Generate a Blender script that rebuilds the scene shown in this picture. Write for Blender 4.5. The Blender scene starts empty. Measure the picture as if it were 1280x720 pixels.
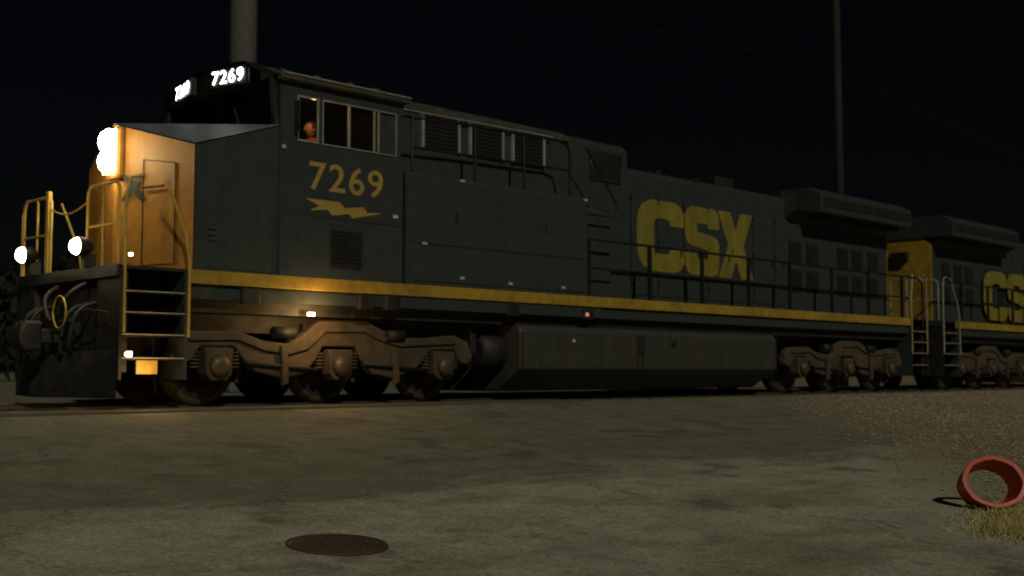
import bpy, bmesh, math, random
from mathutils import Vector, Matrix
random.seed(7)
scene=bpy.context.scene
COL=bpy.context.collection
# ------------------------------------------------------------------ materials
def nodes(name):
    m=bpy.data.materials.new(name); m.use_nodes=True
    nt=m.node_tree; b=nt.nodes["Principled BSDF"]
    return m,nt,b
def paint(name,col,rough=.5,dirt=.35,metal=0.0,scale=1.3,streak=True,dirtcol=(.07,.055,.035),bump=.0,spec=.5,mott=.5):
    m,nt,b=nodes(name); N=nt.nodes.new; L=nt.links.new
    tc=N("ShaderNodeTexCoord"); mp=N("ShaderNodeMapping")
    mp.inputs["Scale"].default_value=(2.2,2.2,.35) if streak else (1,1,1)
    L(tc.outputs["Object"],mp.inputs[0])
    n1=N("ShaderNodeTexNoise"); n1.inputs["Scale"].default_value=scale; n1.inputs["Detail"].default_value=5; n1.inputs["Roughness"].default_value=.68
    L(mp.outputs[0],n1.inputs["Vector"])
    n2=N("ShaderNodeTexNoise"); n2.inputs["Scale"].default_value=6; n2.inputs["Detail"].default_value=3
    L(tc.outputs["Object"],n2.inputs["Vector"])
    r=N("ShaderNodeValToRGB"); r.color_ramp.elements[0].position=.42; r.color_ramp.elements[1].position=.72
    L(n1.outputs["Fac"],r.inputs[0])
    mul=N("ShaderNodeMath"); mul.operation='MULTIPLY'; mul.inputs[1].default_value=dirt
    L(r.outputs[0],mul.inputs[0])
    mx=N("ShaderNodeMixRGB"); mx.inputs[1].default_value=(*col,1); mx.inputs[2].default_value=(*dirtcol,1)
    L(mul.outputs[0],mx.inputs[0])
    mx2=N("ShaderNodeMixRGB"); mx2.blend_type='MULTIPLY'; mx2.inputs[0].default_value=mott
    r2=N("ShaderNodeValToRGB"); r2.color_ramp.elements[0].position=.3; r2.color_ramp.elements[1].position=.65
    r2.color_ramp.elements[0].color=(.45,.45,.45,1)
    L(n2.outputs["Fac"],r2.inputs[0]); L(mx.outputs[0],mx2.inputs[1]); L(r2.outputs[0],mx2.inputs[2])
    L(mx2.outputs[0],b.inputs["Base Color"])
    mr=N("ShaderNodeMapRange"); mr.inputs["To Min"].default_value=max(.05,rough-.12); mr.inputs["To Max"].default_value=min(1,rough+.2)
    L(n2.outputs["Fac"],mr.inputs["Value"]); L(mr.outputs[0],b.inputs["Roughness"])
    b.inputs["Metallic"].default_value=metal
    b.inputs["Specular IOR Level"].default_value=spec
    if bump:
        bp=N("ShaderNodeBump"); bp.inputs["Strength"].default_value=.5; bp.inputs["Distance"].default_value=bump
        L(n2.outputs["Fac"],bp.inputs["Height"]); L(bp.outputs[0],b.inputs["Normal"])
    return m
def emit(name,col,s):
    m,nt,b=nodes(name)
    b.inputs["Base Color"].default_value=(.8,.8,.8,1)
    b.inputs["Emission Color"].default_value=(*col,1); b.inputs["Emission Strength"].default_value=s
    return m
M={}
M['grey']=paint("loco_dark_blue_grey",(.036,.045,.047),.40,.35,dirtcol=(.055,.054,.042),scale=.8,mott=.18)
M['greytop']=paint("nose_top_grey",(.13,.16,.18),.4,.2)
M['roof']=paint("roof_grime",(.045,.047,.04),.6,.6,dirtcol=(.13,.1,.06))
M['frame']=paint("underframe_black",(.010,.010,.010),.6,.4)
M['tank']=paint("tank_grime",(.036,.037,.032),.6,.6,dirtcol=(.062,.055,.04),mott=.3)
M['yellow']=paint("yellow_paint",(.42,.27,.03),.5,.6,dirtcol=(.12,.075,.03),streak=False)
M['nose']=paint("nose_yellow",(.46,.22,.035),.5,.5,dirtcol=(.2,.09,.03))
M['letter']=paint("letter_yellow",(.27,.22,.03),.5,.5,dirtcol=(.07,.065,.03),mott=.3)
M['number']=paint("number_yellow",(.38,.26,.06),.5,.3,dirtcol=(.12,.09,.03),mott=.2)
M['rail_y']=paint("handrail_yellow",(.5,.33,.05),.45,.3)
M['black']=paint("black_steel",(.006,.006,.006),.5,.2)
M['void']=paint("dark_interior",(.004,.004,.004),.9,.1)
M['truck']=paint("truck_dust",(.085,.060,.030),.75,.75,dirtcol=(.022,.018,.013),streak=False,scale=2.5)
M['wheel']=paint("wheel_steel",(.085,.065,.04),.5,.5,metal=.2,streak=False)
M['alu']=paint("window_frame_aluminium",(.40,.40,.34),.4,.3,metal=.2)
M['grille_f']=paint("grille_frame_grey",(.34,.35,.33),.5,.3)
M['louver']=paint("louver_dark",(.008,.009,.009),.6,.3)
M['white']=paint("white_stencil",(.5,.5,.45),.6,.3)
M['hose']=paint("rubber_hose",(.02,.02,.02),.6,.2)
M['step']=paint("step_edge",(.42,.37,.25),.6,.4)
M['steel']=paint("rail_steel",(.12,.09,.07),.4,.5,metal=.6)
M['timber']=paint("crossing_timber",(.12,.1,.07),.85,.5)
M['pole']=paint("weathered_wood",(.010,.009,.008),.9,.4)
M['conc']=paint("mast_concrete",(.14,.14,.13),.9,.4)
M['orange']=paint("orange_plastic",(.58,.06,.022),.45,.4,dirtcol=(.25,.05,.03),streak=False)
M['rust']=paint("manhole_iron",(.085,.048,.03),.7,.6,metal=.2,streak=False,dirtcol=(.05,.035,.025),scale=6)
M['skin']=paint("skin",(.5,.27,.17),.5,.1)
M['shirt']=paint("work_shirt",(.5,.14,.03),.8,.2)
M['trouser']=paint("trousers",(.03,.035,.06),.8,.2)
M['hair']=paint("hair",(.03,.02,.012),.8,.1)
M['seat']=paint("seat_vinyl",(.02,.02,.02),.6,.1)
M['head']=emit("headlight_lens",(1,.84,.5),40)
M['headr']=emit("headlight_reflector",(1,.62,.22),6)
M['ditch']=emit("ditch_lens",(1,.74,.45),26)
M['step_l']=emit("step_lamp",(1,.62,.25),14)
M['digits']=emit("number_glow",(1,.97,.95),7)
M['red']=emit("red_marker",(1,.05,.02),.6)
for k in('head','headr','ditch','step_l','digits','red'):
    try: M[k].cycles.emission_sampling='NONE'
    except Exception: pass
m,nt,b=nodes("cab_glass"); b.inputs["Base Color"].default_value=(.02,.02,.02,1); b.inputs["Roughness"].default_value=.08; b.inputs["Alpha"].default_value=.12; M['glass']=m
m,nt,b=nodes("windshield_glass"); b.inputs["Base Color"].default_value=(.004,.004,.005,1); b.inputs["Roughness"].default_value=.12; M['dglass']=m
# ------------------------------------------------------------------ builders
PARENT=None; XF=lambda x:x; MIR=False
def mkobj(name,bm,mat,smooth=False,bevel=0):
    if MIR:
        for v in bm.verts: v.co.x=XF(v.co.x)
    bmesh.ops.recalc_face_normals(bm,faces=bm.faces)
    me=bpy.data.meshes.new(name); bm.to_mesh(me); bm.free()
    if smooth:
        for p in me.polygons: p.use_smooth=True
    me.materials.append(mat)
    o=bpy.data.objects.new(name,me); COL.objects.link(o)
    if PARENT: o.parent=PARENT
    if bevel:
        md=o.modifiers.new("b","BEVEL"); md.width=bevel; md.segments=2; md.limit_method='ANGLE'
    return o
def box(name,x0,x1,y0,y1,z0,z1,mat,bevel=0):
    bm=bmesh.new(); bmesh.ops.create_cube(bm,size=1)
    for v in bm.verts:
        v.co=Vector((x0 if v.co.x<0 else x1,y0 if v.co.y<0 else y1,z0 if v.co.z<0 else z1))
    return mkobj(name,bm,mat,bevel=bevel)
def poly(name,verts,faces,mat,bevel=0,smooth=False):
    bm=bmesh.new(); vs=[bm.verts.new(v) for v in verts]
    for f in faces:
        try: bm.faces.new([vs[i] for i in f])
        except ValueError: pass
    return mkobj(name,bm,mat,smooth,bevel)
def prism(name,pts,y0,y1,mat,bevel=0):
    n=len(pts); v=[(x,y0,z) for x,z in pts]+[(x,y1,z) for x,z in pts]
    f=[list(range(n)),list(range(2*n-1,n-1,-1))]+[[i,(i+1)%n,n+(i+1)%n,n+i] for i in range(n)]
    return poly(name,v,f,mat,bevel)
def prismx(name,pts,x0,x1,mat,bevel=0):
    n=len(pts); v=[(x0,y,z) for y,z in pts]+[(x1,y,z) for y,z in pts]
    f=[list(range(n)),list(range(2*n-1,n-1,-1))]+[[i,(i+1)%n,n+(i+1)%n,n+i] for i in range(n)]
    return poly(name,v,f,mat,bevel)
def lathe(name,prof,c,axis,mat,seg=32):
    bm=bmesh.new(); ax=Vector(axis).normalized()
    t=Vector((0,0,1)) if abs(ax.z)<.9 else Vector((1,0,0))
    u=ax.cross(t).normalized(); w=ax.cross(u); rings=[]
    for d,r in prof:
        rings.append([bm.verts.new(Vector(c)+ax*d+(u*math.cos(2*math.pi*k/seg)+w*math.sin(2*math.pi*k/seg))*max(r,1e-4)) for k in range(seg)])
    for a,b2 in zip(rings,rings[1:]):
        for k in range(seg): bm.faces.new([a[k],a[(k+1)%seg],b2[(k+1)%seg],b2[k]])
    bm.faces.new(rings[0]); bm.faces.new(rings[-1])
    o=mkobj(name,bm,mat,False)
    for p in o.data.polygons: p.use_smooth=len(p.vertices)==4
    return o
def cyl(name,p0,p1,r,mat,seg=20):
    d=Vector(p1)-Vector(p0); return lathe(name,[(0,r),(d.length,r)],p0,d,mat,seg)
def tube(name,pts,r,mat,smooth=False,cyc=False):
    cu=bpy.data.curves.new(name,'CURVE'); cu.dimensions='3D'; cu.bevel_depth=r; cu.bevel_resolution=2
    sp=cu.splines.new('NURBS' if smooth else 'POLY'); sp.points.add(len(pts)-1)
    for p,q in zip(sp.points,pts): p.co=(XF(q[0]),q[1],q[2],1)
    if smooth: sp.order_u=3; sp.use_endpoint_u=True
    sp.use_cyclic_u=cyc; cu.use_fill_caps=True; cu.materials.append(mat)
    o=bpy.data.objects.new(name,cu); COL.objects.link(o)
    if PARENT:o.parent=PARENT
    return o
def text(name,s,c,n,w,h,mat,ext=.004,bold=.03):
    cu=bpy.data.curves.new(name,'FONT'); cu.body=s; cu.size=1; cu.offset=bold; cu.space_character=1.12
    o=bpy.data.objects.new(name+"_tmp",cu); COL.objects.link(o); bpy.context.view_layer.update()
    me=bpy.data.meshes.new_from_object(o); bpy.data.objects.remove(o)
    xs=[v.co.x for v in me.vertices]; ys=[v.co.y for v in me.vertices]
    n=Vector(n).normalized(); up=Vector((0,0,1)); r=up.cross(n).normalized(); up2=n.cross(r)
    c=Vector(c); cx=(min(xs)+max(xs))/2; cy=(min(ys)+max(ys))/2
    for v in me.vertices:
        a=(v.co.x-cx)/(max(xs)-min(xs))*w; b2=(v.co.y-cy)/(max(ys)-min(ys))*h
        v.co=c+r*a+up2*b2+n*ext
    me.materials.clear(); me.materials.append(mat)
    o=bpy.data.objects.new(name,me); COL.objects.link(o)
    if PARENT:o.parent=PARENT
    return o
def group(name):
    e=bpy.data.objects.new(name,None); COL.objects.link(e); return e
def lamp(name,kind,loc,energy,col,size=.05,rot=None,**k):
    l=bpy.data.lights.new(name,kind); l.energy=energy; l.color=col
    if kind in('POINT','SPOT'): l.shadow_soft_size=size
    for a,b2 in k.items(): setattr(l,a,b2)
    o=bpy.data.objects.new(name,l); COL.objects.link(o); o.location=loc
    if rot is not None: o.rotation_euler=Vector(rot).to_track_quat('-Z','Y').to_euler()
    if PARENT:o.parent=PARENT
    return o
# ------------------------------------------------------------------ bogie
def truck(c):
    for dx in (-2.05,0,2.05):
        x=c+dx
        for y in (14.72,16.22):
            s=1 if y<15 else -1
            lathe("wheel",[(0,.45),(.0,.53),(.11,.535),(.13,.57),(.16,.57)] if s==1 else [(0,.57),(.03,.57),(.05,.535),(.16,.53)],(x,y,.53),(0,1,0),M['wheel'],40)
            if s==1: lathe("wheel_plate",[(-.02,.18),(0.0,.22),(.005,.43),(.0,.45)],(x,y-.008,.53),(0,1,0),M['frame'],32)
        cyl("axle",(x,14.3,.53),(x,16.8,.53),.1,M['frame'])
        for y0,y1 in ((14.2,14.5),(16.6,16.9)):
            prism("bearing_box",[(x-.22,.78),(x-.2,.42),(x-.12,.33),(x+.12,.33),(x+.2,.42),(x+.22,.78)],y0+.03,y1,M['truck'],.02)
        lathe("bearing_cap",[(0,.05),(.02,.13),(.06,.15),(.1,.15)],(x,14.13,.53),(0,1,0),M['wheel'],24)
        for q in (-.31,.31):
            for k in range(5): lathe("spring_coil",[(0,.06),(.015,.075),(.03,.06)],(x+q,14.36,.5+k*.05),(0,0,1),M['truck'],14)
    P=[(-2.75,.62),(-2.68,.9),(-2.5,1.0),(-1.75,1.02),(-1.35,.9),(-.95,.86),(-.7,.95),(-.35,1.2),(.5,1.22),(.8,1.1),(1.15,.98),(1.6,.98),(2.3,1.04),(2.6,.95),(2.72,.7),(2.6,.56),(2.42,.62),(2.32,.8),(1.8,.8),(1.62,.6),(1.45,.46),(1.0,.36),(.62,.42),(.42,.62),(.3,.82),(-.3,.82),(-.42,.62),(-.62,.42),(-1.0,.36),(-1.45,.46),(-1.62,.6),(-1.8,.8),(-2.32,.8),(-2.42,.62),(-2.55,.56)]
    for y0,y1 in ((14.28,14.44),(16.66,16.82)):
        prism("side_frame",[(c+a,z) for a,z in P],y0,y1,M['truck'],.025)
    prism("frame_rib",[(c+a,z) for a,z in [(-2.5,.93),(-1.75,.95),(-1.3,.82),(-.9,.78),(-.6,.86),(-.3,1.1),(.48,1.12),(.8,1.0),(1.15,.9),(2.3,.95),(2.3,.9),(1.15,.84),(.75,.93),(.45,1.05),(-.27,1.03),(-.58,.78),(-.9,.7),(-1.33,.75),(-1.75,.89),(-2.5,.87)]],14.24,14.29,M['truck'],.01)
    box("truck_bolster",c-.5,c+.5,14.5,16.6,.5,1.15,M['frame'])
    for a in (-1.02,1.02):
        cyl("brake_cylinder",(c+a-.16,14.26,1.0),(c+a+.18,14.26,1.0),.09,M['frame'])
        cyl("brake_rod",(c+a-.6,14.24,.58),(c+a+.6,14.24,.48),.025,M['frame'])
        prism("brake_hanger",[(c+a-.05,.82),(c+a+.05,.82),(c+a+.08,.3),(c+a-.02,.25)],14.2,14.27,M['truck'],.01)
        box("brake_shoe",c+a-.50,c+a-.42,14.66,14.86,.3,.8,M['truck'])
        box("brake_shoe",c+a+.42,c+a+.50,14.66,14.86,.3,.8,M['truck'])
    for a in (-2.9,2.85):
        box("sand_pipe_bracket",c+a-.06,c+a+.06,14.4,14.6,.75,1.2,M['frame'],.02)
        tube("sand_pipe",[(c+a,14.45,.9),(c+a,14.5,.5),(c+a*.93,14.75,.15)],.02,M['frame'])
def csx(x0,x1,z0,z1,y):
    def put(nm,P,a,b2):
        prism(nm,[(a+(b2-a)*px,z0+(z1-z0)*pz) for px,pz in P],y,y+.004,M['letter'])
    w=(x1-x0)
    C=[(1,.66),(1,.84),(.93,.95),(.8,1),(.3,1),(.12,.93),(.03,.82),(0,.68),(0,.32),(.03,.18),(.12,.07),(.3,0),(.8,0),(.93,.05),(1,.16),(1,.34),(.7,.34),(.68,.28),(.62,.25),(.44,.25),(.37,.28),(.35,.34),(.35,.66),(.37,.72),(.44,.75),(.62,.75),(.68,.72),(.7,.66)]
    S=[(1,.7),(1,.86),(.94,.96),(.82,1),(.2,1),(.07,.96),(0,.85),(0,.57),(.05,.47),(.16,.43),(.66,.38),(.66,.25),(.34,.25),(.34,.33),(0,.33),(0,.14),(.06,.04),(.18,0),(.82,0),(.94,.04),(1,.15),(1,.47),(.95,.55),(.84,.59),(.34,.64),(.34,.76),(.66,.76),(.66,.7)]
    X=[(0,1),(.36,1),(.5,.72),(.64,1),(1,1),(.72,.5),(1,0),(.64,0),(.5,.28),(.36,0),(0,0),(.28,.5)]
    put("letter_c",C,x0,x0+w*.38); put("letter_s",S,x0+w*.39,x0+w*.685); put("letter_x",X,x0+w*.675,x1)
# ------------------------------------------------------------------ locomotive
def loco(main):
    C=15.55; F=17.1
    box("side_sill",8.1,28.4,14.06,17.04,1.42,1.60,M['grey'])
    box("walkway_deck",7.12,29.2,14.03,17.07,1.76,1.80,M['frame'])
    box("sill_stripe",8.08,28.45,14.0,14.05,1.615,1.80,M['yellow'],.008)
    box("sill_stripe_far",8.08,28.45,17.05,17.1,1.615,1.80,M['yellow'])
    box("centre_frame",7.3,29.1,14.6,16.5,1.0,1.42,M['frame'])
    box("sill_web",8.2,28.4,14.2,16.9,1.25,1.42,M['frame'])
    box("side_sill_skirt",11.1,16.4,14.03,14.1,1.42,1.6,M['grey'],.01)
    for x in (8.9,10.9,11.4,14.0,15.9): box("jacking_pad",x,x+.28,13.99,14.1,1.38,1.6,M['frame'],.02)
    # nose
    n=[(7.78,C,1.8),(8.15,14.02,1.8),(8.15,14.02,3.47),(7.78,C,3.9),(8.15,17.08,1.8),(8.15,17.08,3.47)]
    poly("nose_front",n,[[0,1,2,3],[0,3,5,4]],M['nose'])
    poly("nose_side",[(8.154,14.018,1.8),(9.5,14.018,1.8),(9.5,14.018,3.92),(8.154,14.018,3.47)],[[0,1,2,3]],M['grey'])
    poly("nose_side_far",[(8.154,17.082,1.8),(9.5,17.082,1.8),(9.5,17.082,3.92),(8.154,17.082,3.47)],[[0,1,2,3]],M['grey'])
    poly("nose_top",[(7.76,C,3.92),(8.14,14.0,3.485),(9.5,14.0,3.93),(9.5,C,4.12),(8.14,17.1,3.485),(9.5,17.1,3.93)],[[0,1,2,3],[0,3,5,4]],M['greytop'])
    tube("nose_seam",[(8.145,14.005,1.8),(8.145,14.005,3.47)],.012,M['frame'])
    for z in (2.2,2.28,2.36): box("sand_filler",8.36,8.48,13.995,14.02,z,z+.03,M['tank'])
    cyl("nose_side_marker",(9.52,13.97,3.62),(9.52,14.0,3.62),.03,M['white'],12)
    # headlight housing
    box("headlight_housing",7.74,8.1,C-.22,C+.22,3.12,3.86,M['nose'],.05)
    if main: box("headlight_glass_cover",7.695,7.72,C-.19,C+.19,3.2,3.82,M['headr'],.01)
    else: box("headlight_glass_cover",7.695,7.72,C-.19,C+.19,3.2,3.82,M['dglass'],.01)
    for z in (3.37,3.65):
        if main:
            lathe("headlight_lens",[(-.13,.03),(-.12,.08),(-.09,.13),(-.045,.165),(0,.182)],(7.69,C,z),(1,0,0),M['head'],24)
        else: lathe("headlight_lens",[(-.05,.05),(0,.15)],(7.69,C,z),(1,0,0),M['alu'],24)
    def onnose(y): return 8.15-(y-14.02)/(C-14.02)*.37-.07
    tube("nose_grab",[(onnose(14.5),14.5,2.95),(onnose(14.9),14.9,2.95)],.018,M['frame'])
    poly("nose_door",[(onnose(14.35)+.055,14.35,1.9),(onnose(14.95)+.055,14.95,1.9),(onnose(14.95)+.055,14.95,3.35),(onnose(14.35)+.055,14.35,3.25)],[[0,1,2,3]],M['nose'])
    tube("door_edge",[(onnose(14.35)+.05,14.35,1.9),(onnose(14.35)+.05,14.35,3.25),(onnose(14.95)+.05,14.95,3.35),(onnose(14.95)+.05,14.95,1.9)],.008,M['frame'])
    if main:
        nn=Vector((-.972,-.235,0)); text("nose_logo_letter","X",(onnose(15.12)+.05,15.12,2.98),nn,.5,.36,M['grey'],.02,.05)
    # cab
    wz0,wz1=3.74,4.40
    box("cab_wall_lower",9.47,11.72,14.0,14.06,1.8,wz0,M['grey'])
    box("cab_wall_header",9.47,11.72,14.0,14.06,wz1,4.6,M['grey'])
    for a,b2 in ((9.47,9.75),(10.12,10.19),(11.58,11.66)): box("cab_pillar",a,b2,14.0,14.06,wz0,wz1,M['grey'])
    box("cab_wall_far",9.47,11.72,17.04,17.1,1.8,4.6,M['grey'])
    box("cab_rear_wall",11.66,11.72,14.06,17.04,1.8,4.75,M['grey'])
    box("cab_floor",9.5,11.66,14.06,17.04,2.45,2.5,M['void'])
    box("cab_ceiling",9.5,11.66,14.06,17.04,4.55,4.6,M['void'])
    box("cab_console",9.6,9.95,14.9,16.9,2.5,3.5,M['seat'],.05)
    def frame(x0,x1,z0,z1,t=.03,y=13.985):
        box("window_frame",x0,x1,y,y+.03,z1-t,z1,M['alu']);box("window_frame",x0,x1,y,y+.03,z0,z0+t,M['alu'])
        box("window_frame",x0,x0+t,y,y+.03,z0+t,z1-t,M['alu']);box("window_frame",x1-t,x1,y,y+.03,z0+t,z1-t,M['alu'])
    frame(9.75,10.12,wz0,wz1,.024); frame(10.19,11.58,wz0,wz1,.014)
    for x,t in ((10.66,.035),(11.14,.02),(11.22,.02)): box("window_mullion",x,x+t,13.99,14.02,wz0+.02,wz1-.02,M['alu'])
    box("window_pane",9.78,10.09,14.03,14.036,wz0+.03,wz1-.03,M['glass'])
    box("window_pane",10.22,11.14,14.03,14.036,wz0+.03,wz1-.03,M['glass'])
    box("closed_shutter",11.25,11.56,14.02,14.03,wz0+.03,wz1-.03,M['grey'])
    box("wind_deflector",9.70,9.72,13.88,14.0,3.85,4.3,M['frame'])
    poly("windshield",[(9.45,14.05,3.93),(9.45,17.05,3.93),(9.40,17.05,4.62),(9.40,14.05,4.62)],[[0,1,2,3]],M['dglass'])
    for y in (14.05,15.5,16.98): prism("windshield_pillar",[(9.41,3.9),(9.47,3.9),(9.42,4.64),(9.36,4.64)],y,y+.09,M['frame'])
    tube("wiper",[(9.40,14.9,3.95),(9.37,15.1,4.4)],.01,M['black'])
    R=[(13.9,4.58),(13.9,4.64),(14.55,4.88),(C,4.95),(16.55,4.88),(17.2,4.64),(17.2,4.58)]
    prismx("cab_roof",R,9.42,11.8,M['roof'],.015)
    poly("roof_visor",[(9.42,13.9,4.61),(9.42,14.55,4.90),(9.42,C,4.965),(9.42,16.55,4.90),(9.42,17.2,4.61),(9.22,14.2,4.69),(9.22,14.6,4.91),(9.22,C,4.97),(9.22,16.5,4.91),(9.22,16.9,4.69)],[[0,1,6,5],[1,2,7,6],[2,3,8,7],[3,4,9,8]],M['black'])
    for x in (9.6,10.2,10.8,11.3): box("roof_cleat",x,x+.1,14.2,14.35,4.74,4.80,M['roof'])
    tube("roof_drip_rail",[(9.45,13.885,4.66),(11.78,13.885,4.66)],.012,M['alu'])
    box("roof_box",10.6,11.5,15,16.1,4.93,5.02,M['roof'],.02)
    prismx("number_brow",[(14.5,4.58),(14.5,4.80),(14.75,4.93),(16.35,4.93),(16.6,4.80),(16.6,4.58)],9.28,9.41,M['black'])
    for y,s in ((14.93,-1),(16.2,1)):
        nn=Vector((-.978,.208*s,0)); c=Vector((9.19,y,4.73)); r=Vector((0,0,1)).cross(nn)
        v=[]
        for d in (0,-.1):
            for a,b2 in ((-.36,-.14),(.36,-.14),(.36,.14),(-.36,.14)): v.append(c+r*a+Vector((0,0,b2))+nn*d)
        poly("number_board",v,[[0,1,2,3],[4,5,6,7],[0,1,5,4],[1,2,6,5],[2,3,7,6],[3,0,4,7]],M['black'],.01)
        if main:
            text("number_board_digits","7269",c,nn,.64,.20,M['digits'],.015,.014)
    if main:
        text("cab_number","7269",(10.645,14.0,3.27),(0,-1,0),1.35,.42,M['number'],.005,.012)
        Z=[(9.9,2.93),(10.5,2.93),(10.62,2.85),(10.95,2.9),(11.02,2.82),(11.33,2.84),(10.75,2.71),(10.68,2.77),(10.38,2.72),(10.3,2.80),(9.98,2.76),(10.15,2.84)]
        prism("lightning_bolt",Z,13.992,13.996,M['number'])
    tube("cab_seam",[(9.47,13.997,2.69),(11.7,13.997,2.67)],.008,M['frame'])
    tube("cab_seam",[(9.47,13.997,1.8),(9.47,13.997,4.6)],.010,M['frame'])
    tube("cab_seam",[(11.76,13.997,1.8),(11.76,13.997,3.57)],.012,M['frame'])
    box("vent_recess",10.35,10.92,13.985,13.998,1.96,2.51,M['void'])
    for k in range(9): box("vent_slat",10.38,10.89,13.976,13.986,2.0+k*.055,2.015+k*.055,M['louver'])
    box("small_flag_decal",11.52,11.62,13.994,13.999,2.79,2.84,M['white'])
    # inverter cabinets
    prismx("cabinet",[(14.0,1.8),(14.0,3.5),(14.07,3.57),(17.03,3.57),(17.1,3.5),(17.1,1.8)],11.8,16.02,M['grey'],.01)
    for a,b2 in ((11.9,13.9),(14.0,15.95)):
        box("cabinet_door",a,b2,13.985,14.0,2.45,3.42,M['grey'],.006); box("cabinet_door",a,b2,13.985,14.0,1.86,2.38,M['grey'],.006)
    for x in (12.8,14.9): box("door_latch",x,x+.03,13.965,13.985,2.85,3.0,M['frame'])
    for x,z in ((12.1,2.43),(12.9,1.93),(14.0,1.9),(15.3,1.9),(12.9,3.5),(15.9,3.5)): box("stencil_label",x,x+.10,13.978,13.983,z,z+.04,M['white'])
    # electrical hood
    Hh=lambda t:[(14.65,1.8),(14.65,t-.12),(14.8,t),(16.3,t),(16.45,t-.12),(16.45,1.8)]
    prismx("electrical_hood",Hh(4.86),11.8,17.95,M['grey'],.01)
    prismx("hood_roof_lip",[(14.6,4.70),(14.6,4.76),(14.8,4.885),(16.3,4.885),(16.5,4.76),(16.5,4.70)],11.8,16.2,M['roof'])
    for a,b2 in ((12.66,13.42),(13.72,14.46),(14.75,15.5)):
        box("grille_recess",a,b2,14.61,14.648,4.12,4.70,M['void'])
        for k in range(8): box("grille_bar",a+.03,b2-.03,14.595,14.61,4.16+k*.066,4.175+k*.066,M['louver'])
        for x in (a-.04,b2): box("grille_frame",x,x+.04,14.585,14.64,4.12,4.68,M['grille_f'])
    y=14.06
    tube("upper_handrail",[(11.95,y,3.57),(11.95,y,4.42),(13,y,4.47),(15.3,y,4.52),(15.55,y,4.47),(15.62,y,4.3),(15.62,y,3.57)],.024,M['black'])
    tube("upper_handrail_mid",[(11.95,y,3.95),(15.62,y,4.02)],.022,M['black'])
    for x in (13.3,14.45): tube("upper_handrail_post",[(x,y,3.57),(x,y,4.48)],.026,M['black'])
    tube("hood_top_rail",[(12.1,14.55,4.66),(15.7,14.55,4.70)],.014,M['alu'])
    for x in (12.1,13.55,14.6,15.7): tube("top_rail_bracket",[(x,14.55,4.67),(x,14.66,4.67)],.012,M['alu'])
    box("side_window",16.85,17.7,14.62,14.648,4.12,4.62,M['void'])
    tube("window_edge",[(16.83,14.61,4.1),(16.83,14.61,4.64),(17.72,14.61,4.64),(17.72,14.61,4.1)],.014,M['grey'],cyc=True)
    prismx("blower_box",[(14.3,1.8),(14.3,3.35),(14.45,3.5),(14.66,3.5),(14.66,1.8)],16.02,17.0,M['grey'],.01)
    tube("ladder_rail",[(16.1,14.1,4.5),(16.3,14.1,4.3),(16.95,14.1,3.55),(16.95,14.1,3.3),(16.1,14.1,3.3)],.02,M['black'])
    tube("ladder_rail",[(16.1,14.1,3.3),(16.1,14.1,1.8)],.02,M['black'])
    # engine hood
    prismx("engine_hood",Hh(4.46),17.95,23.6,M['grey'],.01)
    xs=[18.05,18.9,19.75,20.6,21.45,22.3,23.15]
    for i,a in enumerate(xs):
        b2=min(a+.8,23.55)
        box("hood_door",a,b2,14.632,14.65,1.95,3.95,M['grey'],.006)
        box("door_handle",b2-.09,b2-.06,14.6,14.632,2.8,2.95,M['frame'])
        for z in (2.15,3.0,3.8): cyl("door_hinge",(a,14.625,z),(a,14.625,z+.1),.014,M['frame'],8)
        tube("door_gap",[(a-.025,14.648,1.95),(a-.025,14.648,3.95)],.012,M['void'])
    box("exhaust_stack",21.7,22.4,15.2,15.9,4.45,4.78,M['frame'],.03)
    for x in (19,20.3): box("lifting_lug",x,x+.12,14.75,14.85,4.4,4.52,M['frame'])
    if main: csx(18.2,22.25,2.45,3.88,14.624)
    # radiator section
    prismx("radiator_hood",[(14.65,1.8),(14.65,3.95),(14.3,4.15),(16.8,4.15),(16.45,3.95),(16.45,1.8)],23.6,28.4,M['grey'],.01)
    prismx("radiator_shoulder",[(14.7,4.15),(14.7,4.6),(16.4,4.6),(16.4,4.15)],23.6,24.1,M['frame'],.01)
    prismx("radiator_wing",[(14.02,4.1),(14.0,4.2),(14.0,4.52),(14.3,4.68),(16.8,4.68),(17.1,4.52),(17.1,4.2),(17.08,4.1)],24.1,28.5,M['grey'],.015)
    box("radiator_screen",24.3,28.3,14.25,14.6,4.02,4.1,M['louver'])
    box("radiator_side_screen",24.2,28.4,13.985,14.0,4.24,4.44,M['louver'])
    for x in (23.75,24.5,25.9,26.6,27.4):
        for z in (2.3,2.95):
            box("louver_panel",x,x+.5,14.625,14.648,z,z+.5,M['void'])
            for k in range(5): box("louver_slat",x+.02,x+.48,14.615,14.627,z+.05+k*.09,z+.07+k*.09,M['louver'])
    prismx("rear_end_panel",[(14.67,1.85),(14.67,3.9),(14.9,4.1),(16.2,4.1),(16.43,3.9),(16.43,1.85)],28.41,28.46,M['yellow'])
    box("rear_light_housing",28.46,28.6,15.3,15.8,3.5,3.75,M['black'],.02)
    y=14.05
    tube("hood_handrail",[(15.8,y,1.8),(15.8,y,2.75),(15.9,y,2.84),(28.3,y,2.84),(28.9,y,2.84),(29.1,y,2.7),(29.1,y,1.6)],.026,M['black'])
    tube("hood_handrail_mid",[(16.1,y,2.32),(28.3,y,2.32)],.018,M['black'])
    for x in (16.1,17.87,19.55,21.2,22.8,24.6,26.3,28.0):
        box("handrail_stanchion",x-.04,x+.04,y-.02,y+.03,1.6,2.84,M['black'])
    tube("hood_handrail_far",[(15.8,17.05,1.8),(15.8,17.05,2.84),(28.9,17.05,2.84),(28.9,17.05,1.8)],.022,M['black'])
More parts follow.
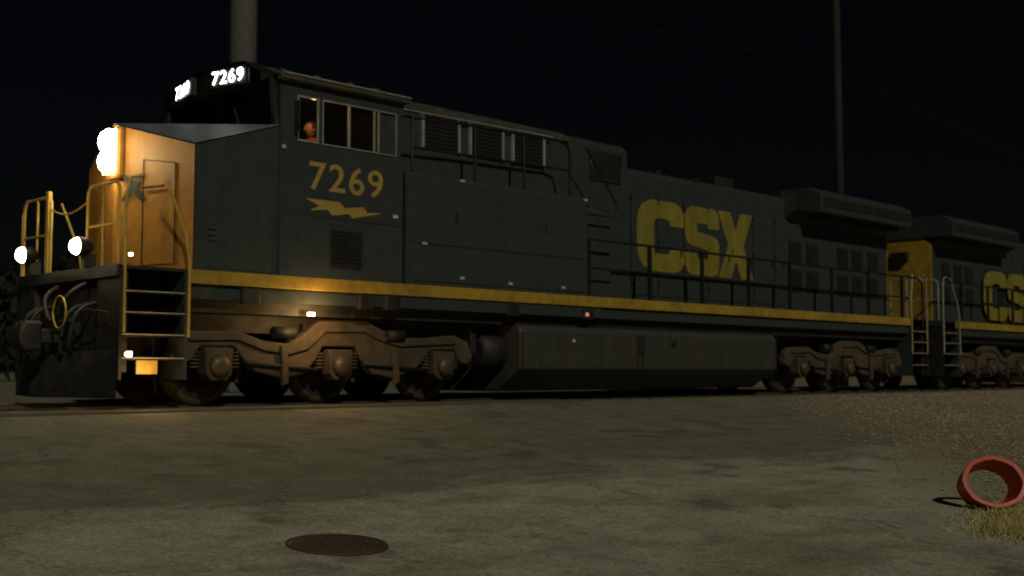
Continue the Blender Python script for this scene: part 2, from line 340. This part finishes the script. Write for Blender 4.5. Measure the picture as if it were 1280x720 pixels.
    # fuel tank
    prismx("fuel_tank",[(14.0,.5),(14.0,1.13),(14.06,1.24),(17.04,1.24),(17.1,1.13),(17.1,.5),(16.5,.12),(14.6,.12)],14.3,22.15,M['tank'],.04)
    lathe("tank_end_reservoir",[(0,.2),(.06,.28),(.5,.3),(.56,.2)],(13.75,14.55,.8),(1,0,0),M['frame'],24)
    for x in (14.32,17.4,17.55,22.1): box("tank_strap",x,x+.04,13.99,14.0,.5,1.12,M['frame'])
    box("fuel_gauge",17.42,17.62,13.97,13.985,.8,1.1,M['frame'],.01); cyl("fuel_filler",(18.5,13.95,1.0),(18.5,14.02,1.0),.06,M['frame'])
    box("tank_label",15.6,15.68,13.99,13.995,.97,1.02,M['white'])
    for k in range(6): tube("under_sill_pipe",[(13.6,14.2+.05*k,1.32-.02*k),(24,14.2+.05*k,1.32-.02*k)],.02,M['frame'])
    truck(10.75); truck(25.65)
    def endset(xa,sg,mat_rail):
        X=lambda d:xa+sg*d
        def bx(n_,d0,d1,*a,**k):
            a0,a1=sorted((X(d0),X(d1))); return box(n_,a0,a1,*a,**k)
        bx("pilot_plate",.1,.18,14.1,17.0,.45,1.76,M['frame'])
        for ya,yb in ((14.0,14.6),(16.5,17.1)):
            bx("step_side_plate",.02,.06,ya,yb,.35,1.76,M['frame'])
            bx("step_side_plate",.93,.97,ya,yb,.35,1.76,M['grey'])
            for i,z in enumerate((.63,.93,1.21,1.48)):
                bx("step_tread",.06,.93,ya+.02,yb-.02,z-.03,z,M['frame'])
                yy=ya if ya<15 else yb-.02
                bx("step_nosing",.06,.93,yy-.004,yy+.016,z-.012,z+.004,M['step'])
            bx("step_back",.06,.93,yb-.03 if ya<15 else ya,yb if ya<15 else ya+.03,.6,1.76,M['frame'])
        bx("deck_end_edge",-.01,.04,14.03,17.07,1.66,1.81,M['grey'])
        bx("coupler_pocket",-.05,.3,15.25,15.85,.75,1.15,M['frame'],bevel=.03)
        bx("coupler_shank",-.4,0,15.45,15.65,.82,1.02,M['frame'],bevel=.03)
        prism("coupler_knuckle",[(X(-.35),.72),(X(-.35),1.12),(X(-.58),1.12),(X(-.66),1.0),(X(-.66),.84),(X(-.58),.72)],15.36,15.74,M['frame'],.04)
        for y_,dz in ((14.8,.1),(15.05,.0),(16.1,.05),(16.3,.1)):
            tube("air_hose",[(X(.1),y_,1.35),(X(-.15),y_,1.3),(X(-.22),y_+.05,.95),(X(-.2),y_+.14,.62+dz),(X(-.12),y_+.22,.7)],.028,M['hose'],True)
        tube("mu_cable",[(X(.05),14.95,1.62),(X(-.2),15.0,1.5),(X(-.24),15.15,1.2),(X(-.22),15.4,1.08),(X(-.22),15.6,1.25),(X(-.2),15.7,1.5),(X(.05),15.75,1.62)],.03,M['hose'],True)
        tube("mu_cable_loop",[(X(-.3),15.0+.2*math.cos(t*.7),1.22+.22*math.sin(t*.7)) for t in range(9)],.014,mat_rail,True,True)
        tube("cut_lever",[(X(-.05),14.15,1.2),(X(-.12),14.6,1.25),(X(-.12),15.5,1.2)],.012,M['hose'])
        zt=2.88
        for ya,yb in ((14.12,15.0),(16.1,16.98)):
            tube("end_handrail",[(X(.05),ya,1.8),(X(.05),ya,zt-.08),(X(.05),ya+.08,zt),(X(.05),yb-.08,zt),(X(.05),yb,zt-.08),(X(.05),yb,1.8)],.022,mat_rail)
            tube("end_handrail_mid",[(X(.05),ya,2.35),(X(.05),yb,2.35)],.018,mat_rail)
            tube("end_handrail_post",[(X(.05),(ya+yb)/2,1.8),(X(.05),(ya+yb)/2,zt)],.018,mat_rail)
        tube("safety_chain",[(X(.05),15.0,2.7),(X(.03),15.3,2.58),(X(.03),15.8,2.58),(X(.05),16.1,2.7)],.012,mat_rail,True)
        for yy in (14.0,17.1):
            tube("stair_handrail",[(X(.08),yy,.95),(X(.08),yy,2.7),(X(.14),yy,2.92),(X(.3),yy,2.95)],.02,mat_rail,False)
            tube("stair_handrail",[(X(.97),yy-.03,.9),(X(.97),yy-.03,1.9),(X(.93),yy,2.25),(X(.75),yy+.05,2.75),(X(.68),yy+.08,2.95)],.02,mat_rail,False)
        bx("end_post",.0,.06,16.1,16.19,1.8,2.95,mat_rail,bevel=.01)
    endset(7.1,1,M['rail_y']); endset(29.3,-1,M['step'])
    poly("snow_plow",[(6.72,C,.12),(7.12,14.05,.12),(7.12,14.05,.72),(6.98,C,.72),(7.12,17.05,.12),(7.12,17.05,.72)],[[0,1,2,3],[0,3,5,4]],M['frame'])
    poly("plow_top",[(7.12,14.05,.72),(6.98,C,.72),(7.12,17.05,.72)],[[0,1,2]],M['frame'])
    for y_ in (14.76,16.42):
        box("ditch_light_bracket",6.98,7.14,y_-.05,y_+.05,1.8,1.98,M['frame'])
        lathe("ditch_light_housing",[(-.02,.12),(0,.13),(.1,.12),(.18,.06)],(6.92,y_,2.07),(1,0,0),M['black'],24)
        if main: lathe("ditch_light_lens",[(-.09,.02),(-.075,.07),(-.04,.1),(0,.113)],(6.9,y_,2.07),(1,0,0),M['ditch'],24)
# ------------------------------------------------------------------ build the two locomotives
PARENT=group("diesel_locomotive"); loco(True)
box("step_lamp_glass",7.24,7.36,14.1,14.2,.64,.71,M['step_l'],.01)
box("step_toe_guard",7.36,7.66,14.0,14.03,.42,.6,M['rail_y'],.01)
box("underframe_lamp_glass",10.03,10.12,14.02,14.1,1.25,1.30,M['step_l'],.01)
box("deck_lamp_glass",7.4,7.44,14.3,14.34,1.95,1.99,M['step_l'])
box("marker_glass",15.95,16.02,13.98,14.0,1.44,1.5,M['red'])
lamp("headlight_glow",'POINT',(7.2,15.35,3.55),30,(1,.76,.40),.08)
lamp("ditch_glow",'POINT',(6.68,14.75,2.1),7,(1,.75,.42),.05)
lamp("step_glow",'POINT',(7.45,13.70,.45),9,(1,.6,.25),.04)
lamp("underframe_glow",'POINT',(10.12,13.80,1.24),30,(1,.58,.2),.04)
lamp("cab_reading_light",'POINT',(10.22,14.25,4.34),5.0,(1,.46,.18),.03)
PARENT=group("diesel_locomotive"); MIR=True; XF=lambda x:59.4-x
loco(False)
MIR=False; XF=lambda x:x
csx(34.0,38.4,1.95,3.4,14.55)
PARENT=None
# ------------------------------------------------------------------ crew member (seated)
PARENT=group("engineer")
def skinned(name,pts,edges,rad,mat):
    me=bpy.data.meshes.new(name); me.from_pydata(pts,edges,[]); o=bpy.data.objects.new(name,me); COL.objects.link(o); o.parent=PARENT
    o.modifiers.new("s","SKIN")
    for v,r in zip(me.skin_vertices[0].data,rad): v.radius=(r,r)
    me.skin_vertices[0].data[0].use_root=True
    s=o.modifiers.new("ss","SUBSURF"); s.levels=2; s.render_levels=2; me.materials.append(mat); return o
x,y=10.47,14.62
skinned("body",[(x,y,3.28),(x,y,3.5),(x-.02,y,3.75),(x-.02,y,3.88),(x-.03,y,3.96),
 (x-.02,y-.2,3.82),(x-.06,y-.27,3.55),(x-.3,y-.22,3.45),(x-.02,y+.2,3.82),(x-.06,y+.27,3.55),(x-.3,y+.22,3.45)],
 [(0,1),(1,2),(2,3),(3,4),(3,5),(5,6),(6,7),(3,8),(8,9),(9,10)],[.16,.15,.16,.11,.06,.075,.055,.04,.075,.055,.04],M['shirt'])
skinned("legs",[(x,y,3.24),(x-.05,y-.1,3.22),(x-.45,y-.13,3.2),(x-.48,y-.13,2.75),(x-.6,y-.13,2.57),(x-.05,y+.1,3.22),(x-.45,y+.13,3.2),(x-.48,y+.13,2.75),(x-.6,y+.13,2.57)],
 [(0,1),(1,2),(2,3),(3,4),(0,5),(5,6),(6,7),(7,8)],[.15,.1,.075,.055,.05,.1,.075,.055,.05],M['trouser'])
bm=bmesh.new(); bmesh.ops.create_uvsphere(bm,u_segments=24,v_segments=18,radius=1)
for v in bm.verts:
    p=v.co.copy(); p.x*=.098; p.y*=.078; p.z*=.122
    if p.z<-.03: p.y*=.85
    if v.co.x<-.9 and abs(v.co.z)<.25: p.x-=.02
    v.co=p+Vector((x-.05,y,4.08))
mkobj("head_face",bm,M['skin'],True)
bm=bmesh.new(); bmesh.ops.create_uvsphere(bm,u_segments=20,v_segments=14,radius=1)
for v in list(bm.verts):
    if v.co.z<-.1 or (v.co.x<-.45 and v.co.z<.45): bm.verts.remove(v)
for v in bm.verts: v.co=Vector((v.co.x*.108,v.co.y*.088,v.co.z*.132))+Vector((x-.04,y,4.085))
mkobj("hair",bm,M['hair'],True)
lathe("ear",[(0,.018),(.012,.024),(.02,.01)],(x-.04,y-.09,4.07),(0,1,0),M['skin'],10)
for s in (-1,1):
    lathe("eye",[(0,.006),(.008,.012),(.012,.004)],(x-.142,y+s*.03,4.1),(1,0,0),M['hair'],8)
    for k in range(4): tube("finger",[(x-.32,y+s*.22+(k-1.5)*.018,3.45),(x-.38,y+s*.22+(k-1.5)*.019,3.46),(x-.41,y+s*.22+(k-1.5)*.019,3.43)],.009,M['skin'])
    tube("thumb",[(x-.3,y+s*.18,3.46),(x-.35,y+s*.16,3.47)],.011,M['skin'])
box("seat_base",x-.3,x+.2,y-.24,y+.24,3.02,3.11,M['seat'],.03)
box("seat_back",x+.17,x+.27,y-.22,y+.22,3.11,3.8,M['seat'],.03)
cyl("seat_post",(x,y,2.5),(x,y,3.02),.05,M['seat'])
PARENT=None
# ------------------------------------------------------------------ ground
def g(y):
    if y<0: return -1.05+.045*y*.6
    if y<13.5: return -1.05+.045*y+.0021*y*y
    return -.06
def frange(a,b,s):
    r=[]
    while a<b: r.append(a); a+=s
    return r
XS=[-500,-200,-80,-30]+frange(-10,40,.4)+[45,60,100,250,600]
YS=[-120,-40,-15,-5]+frange(-2,13.5,.3)+[13.5,14,15.5,18,25,60,200,700]
def gh(x,y):
    z=g(y)
    if 0<y<13.3: z+=.018*math.sin(x*.9+y*.5)*math.sin(y*1.1-x*.3)*min(1,(13.3-y)/2)
    return z
v=[(x,y,gh(x,y)) for y in YS for x in XS]; nx=len(XS)
f=[[j*nx+i,j*nx+i+1,(j+1)*nx+i+1,(j+1)*nx+i] for j in range(len(YS)-1) for i in range(nx-1)]
m,nt,b=nodes("worn_asphalt_ground"); N=nt.nodes.new; L=nt.links.new
geo=N("ShaderNodeNewGeometry"); sep=N("ShaderNodeSeparateXYZ"); L(geo.outputs["Position"],sep.inputs[0])
def noise(s,d=6,r=.6,vec=None):
    n_=N("ShaderNodeTexNoise"); n_.inputs["Scale"].default_value=s; n_.inputs["Detail"].default_value=d; n_.inputs["Roughness"].default_value=r
    L(vec or geo.outputs["Position"],n_.inputs["Vector"]); return n_
def math_(op,a,b2):
    n_=N("ShaderNodeMath"); n_.operation=op
    for i,q in enumerate((a,b2)):
        if isinstance(q,(int,float)): n_.inputs[i].default_value=q
        else: L(q,n_.inputs[i])
    return n_.outputs[0]
def ramp(fac,p0,p1,c0=(0,0,0,1),c1=(1,1,1,1)):
    r=N("ShaderNodeValToRGB"); e=r.color_ramp.elements; e[0].position=p0; e[1].position=p1; e[0].color=c0; e[1].color=c1
    L(fac,r.inputs[0]); return r.outputs[0]
def mix(f_,a,b2,t='MIX'):
    n_=N("ShaderNodeMixRGB"); n_.blend_type=t
    for i,q in enumerate((f_,a,b2)):
        if isinstance(q,(int,float)): n_.inputs[i].default_value=q
        elif isinstance(q,tuple): n_.inputs[i].default_value=q
        else: L(q,n_.inputs[i])
    return n_.outputs[0]
mpv=N("ShaderNodeMapping"); mpv.inputs["Scale"].default_value=(.45,1.3,1); mpv.inputs["Rotation"].default_value=(0,0,math.radians(40)); L(geo.outputs["Position"],mpv.inputs[0])
nbig=noise(.6,5,.66,mpv.outputs[0]); nmed=noise(2.2,5,.72); nfine=noise(28,4,.75)
edge=math_('ADD',math_('MULTIPLY',math_('SUBTRACT',7.4,math_('SUBTRACT',sep.outputs[1],math_('MULTIPLY',nbig.outputs["Fac"],5.0))),1.3),-2.0)
pale=ramp(edge,.0,1.0)
c=mix(pale,(.165,.168,.122,1),(.34,.338,.262,1))
c=mix(math_('MULTIPLY',ramp(nbig.outputs["Fac"],.49,.58),.5),c,(.21,.185,.12,1))
c=mix(.65,c,ramp(nmed.outputs["Fac"],.3,.7,(.5,.5,.5,1),(1.3,1.3,1.3,1)),'MULTIPLY')
c=mix(.75,c,ramp(nfine.outputs["Fac"],.32,.68,(.45,.45,.45,1),(1.5,1.5,1.5,1)),'MULTIPLY')
vo=N("ShaderNodeTexVoronoi"); vo.feature='DISTANCE_TO_EDGE'; vo.inputs["Scale"].default_value=.42
wv=N("ShaderNodeVectorMath"); wv.operation='MULTIPLY_ADD'; L(nmed.outputs["Color"],wv.inputs[0]); wv.inputs[1].default_value=(1.1,1.1,0); L(geo.outputs["Position"],wv.inputs[2]); L(wv.outputs[0],vo.inputs["Vector"])
stn=noise(1.1,3,.5)
cr=math_('MULTIPLY',ramp(vo.outputs["Distance"],.0,.014,(1,1,1,1),(0,0,0,1)),ramp(stn.outputs["Fac"],.47,.58))
c=mix(math_('MULTIPLY',cr,.55),c,(.04,.036,.026,1))
st=ramp(stn.outputs["Fac"],.33,.39,(1,1,1,1),(0,0,0,1)); c=mix(math_('MULTIPLY',st,.45),c,(.08,.075,.052,1))
gm=math_('SUBTRACT',sep.outputs[0],math_('ADD',math_('MULTIPLY',sep.outputs[1],1.15),5.0))
gm=math_('ADD',math_('MULTIPLY',gm,.35),math_('MULTIPLY',math_('SUBTRACT',nmed.outputs["Fac"],.5),2.2))
gmask=ramp(gm,.0,1.0)
gv=N("ShaderNodeTexVoronoi"); gv.inputs["Scale"].default_value=16; L(geo.outputs["Position"],gv.inputs["Vector"])
gcol=mix(.8,mix(nmed.outputs["Fac"],(.25,.21,.15,1),(.17,.15,.11,1)),ramp(gv.outputs["Color"],.1,.9,(.5,.5,.5,1),(1.6,1.5,1.4,1)),'MULTIPLY')
c=mix(gmask,c,gcol)
L(c,b.inputs["Base Color"]); b.inputs["Roughness"].default_value=.85; b.inputs["Specular IOR Level"].default_value=.25
bp=N("ShaderNodeBump"); bp.inputs["Strength"].default_value=.7; bp.inputs["Distance"].default_value=.02
hh=math_('ADD',math_('MULTIPLY',nfine.outputs["Fac"],.5),nmed.outputs["Fac"])
L(hh,bp.inputs["Height"]); L(bp.outputs[0],b.inputs["Normal"])
poly("ground",v,f,m,smooth=True)
PARENT=group("railway_track")
for y in (14.80,16.31):
    box("rail_head",-60,120,y-.036,y+.036,-.045,0.0,M['steel']); box("rail_web",-60,120,y-.01,y+.01,-.15,-.045,M['steel'])
for k in range(-90,200):
    xx=k*.6
    if 2<xx<16: continue
    box("sleeper",xx,xx+.23,14.1,17.0,-.1,-.045,M['timber'])
for y0,y1 in ((13.6,14.74),(14.9,16.24),(16.38,17.6)): box("crossing_panel",2,15.5,y0,y1,-.09,-.03,M['timber'])
PARENT=None
# gravel
bm=bmesh.new()
def stone(x,y,s):
    z=gh(x,y)+s*.3; vs=[]
    a=random.uniform(0,6.28)
    for k in range(5):
        t=a+k*1.257+random.uniform(-.3,.3); vs.append(bm.verts.new((x+math.cos(t)*s*random.uniform(.7,1.1),y+math.sin(t)*s*random.uniform(.7,1.1),z-s*.2+random.uniform(0,.3)*s)))
    top=bm.verts.new((x+random.uniform(-.3,.3)*s,y+random.uniform(-.3,.3)*s,z+s*random.uniform(.3,.7)))
    for k in range(5): bm.faces.new([vs[k],vs[(k+1)%5],top])
for k in range(30000):
    y=random.uniform(4.8,13.4); x=random.uniform(9,34)
    d=x-(1.15*y+5.2)
    if random.random()<min(1,max(0.0,d*.22)): stone(x,y,random.uniform(.010,.040))
for k in range(1500):
    x=random.uniform(0,16); y=random.uniform(2.5,13)
    stone(x,y,random.uniform(.004,.013))
mkobj("gravel",bm,paint("gravel_stone",(.36,.30,.21),.9,.6,streak=False,scale=14,dirtcol=(.11,.09,.06)))
# dry grass
bm=bmesh.new()
for k in range(13000):
    cx,cy=random.choice([(10.35,4.1),(10.9,3.7),(11.6,4.0),(10.1,3.75),(10.5,3.5),(10.7,4.2),(9.9,3.95),(11.3,4.5),(12.2,4.5)])
    x=random.gauss(cx,.26); y=random.gauss(cy,.2); h=random.uniform(.02,.10); z=gh(x,y)
    a=random.uniform(0,6.28); dx,dy=math.cos(a)*.005,math.sin(a)*.005; lx,ly=random.gauss(0,.05),random.gauss(0,.05)
    bm.faces.new([bm.verts.new((x-dx,y-dy,z)),bm.verts.new((x+dx,y+dy,z)),bm.verts.new((x+lx,y+ly,z+h))])
mkobj("dry_grass",bm,paint("straw_grass",(.55,.47,.2),.9,.4,streak=False,scale=5,dirtcol=(.2,.2,.07)))
# manhole
PARENT=group("manhole_cover"); X0,Y0=4.82,6.41
sl=math.atan(.045+.0042*Y0); ax=Vector((0,-math.sin(sl),math.cos(sl))); zc=gh(X0,Y0)
lathe("frame_ring",[(0,.34),(.014,.335),(.016,.315),(.004,.31),(.0,.30)],(X0,Y0,zc-.002),ax,M['rust'],48)
lathe("lid",[(0,.305),(.008,.30),(.0085,.001)],(X0,Y0,zc+.001),ax,M['rust'],48)
for i in range(-5,6):
    for j in range(-5,6):
        if i*i+j*j<25:
            p=Vector((X0+i*.052,Y0+j*.052*math.cos(sl),zc+.009+j*.052*math.sin(sl))); lathe("stud",[(0,.018),(.006,.013)],p,ax,M['rust'],6)
PARENT=None
# orange ring lying on its side
bm=bmesh.new(); cc=Vector((10.93,4.66,gh(10.93,4.66)+.225)); axd=Vector((-.66,-.68,.34)).normalized()
u=Vector((0,0,1)).cross(axd).normalized(); w=axd.cross(u)
prof=[(-.16,.235),(-.15,.255),(0,.255),(.05,.262),(.08,.292),(.1,.288),(.095,.24),(0,.225),(-.15,.205)]
rings=[]; NR=24; NP=len(prof)
for k in range(NR):
    t=2*math.pi*k/NR+.2; ph8=(t%(math.pi/4))-math.pi/8; q=math.cos(math.pi/8)/math.cos(ph8)*.5+.5
    rings.append([bm.verts.new(cc+axd*d+(u*math.cos(t)*1.06+w*math.sin(t)*.86)*r*q) for d,r in prof])
for k in range(NR):
    a,b2=rings[k],rings[(k+1)%NR]
    for j in range(NP): bm.faces.new([a[j],a[(j+1)%NP],b2[(j+1)%NP],b2[j]])
o=mkobj("orange_drum_ring",bm,M['orange']); md=o.modifiers.new("b","BEVEL"); md.width=.006; md.segments=2
# ------------------------------------------------------------------ background
PARENT=group("concrete_mast"); lathe("mast",[(0,.38),(26,.30)],(16.42,26,-.06),(0,0,1),M['conc'],20); box("mast_base",15.9,16.95,25.5,26.5,-.06,.4,M['conc'],.05)
PARENT=group("utility_pole"); lathe("pole",[(0,.19),(14.5,.12)],(39.2,22,-.06),(0,0,1),M['pole'],14)
for y in (21.9,22.1): tube("wire",[(39.2+(k-10)*7,y,11.6-1.6*math.sin(math.pi*((k*7)%70)/70)) for k in range(0,21)],.01,M['black'])
PARENT=None
bm=bmesh.new()
for k in range(9000):
    x=random.uniform(-70,120); top=7+2.2*math.sin(x*.13)+1.4*math.sin(x*.41+1)+.8*math.sin(x*1.3)
    y=random.uniform(62,70); z=random.uniform(0,1)**.7*top; s=random.uniform(.25,.6)
    n_=[Vector((random.gauss(0,1),random.gauss(0,1),random.gauss(0,1)))*s for _ in range(3)]
    bm.faces.new([bm.verts.new(Vector((x,y,z))+q) for q in n_])
mkobj("distant_treeline",bm,paint("night_foliage",(.008,.010,.006),.9,.3,streak=False))
# ------------------------------------------------------------------ light
w=bpy.data.worlds.new("World"); scene.world=w; w.use_nodes=True; nt=w.node_tree
sk=nt.nodes.new("ShaderNodeTexSky"); sk.sky_type='NISHITA'; sk.sun_disc=False
toward=Vector((-.30,-.72,.60)).normalized()
sk.sun_elevation=math.asin(toward.z); sk.sun_rotation=math.atan2(toward.x,toward.y)
bg=nt.nodes["Background"]; bg.inputs[1].default_value=.0004; nt.links.new(sk.outputs[0],bg.inputs[0])
sl_=bpy.data.lights.new("sun","SUN"); sl_.energy=1.05; sl_.angle=math.radians(2.0); sl_.color=(1,.95,.72)
so=bpy.data.objects.new("sun",sl_); COL.objects.link(so); so.rotation_euler=toward.to_track_quat('Z','Y').to_euler()
# ------------------------------------------------------------------ camera
cam=bpy.data.cameras.new("camera"); cam.sensor_width=36; cam.lens=36*1490/1280; cam.clip_end=2000; cam.clip_start=.05
cam.dof.use_dof=True; cam.dof.focus_distance=8.5; cam.dof.aperture_fstop=1.9
co=bpy.data.objects.new("camera",cam); COL.objects.link(co); co.location=(0,0,.45)
th=math.radians(44.8); ph=math.radians(4.03)
d=Vector((math.cos(th)*math.cos(ph),math.sin(th)*math.cos(ph),math.sin(ph)))
co.rotation_euler=d.to_track_quat('-Z','Y').to_euler(); scene.camera=co
scene.view_settings.view_transform='Standard'; scene.view_settings.look='None'; scene.view_settings.exposure=0
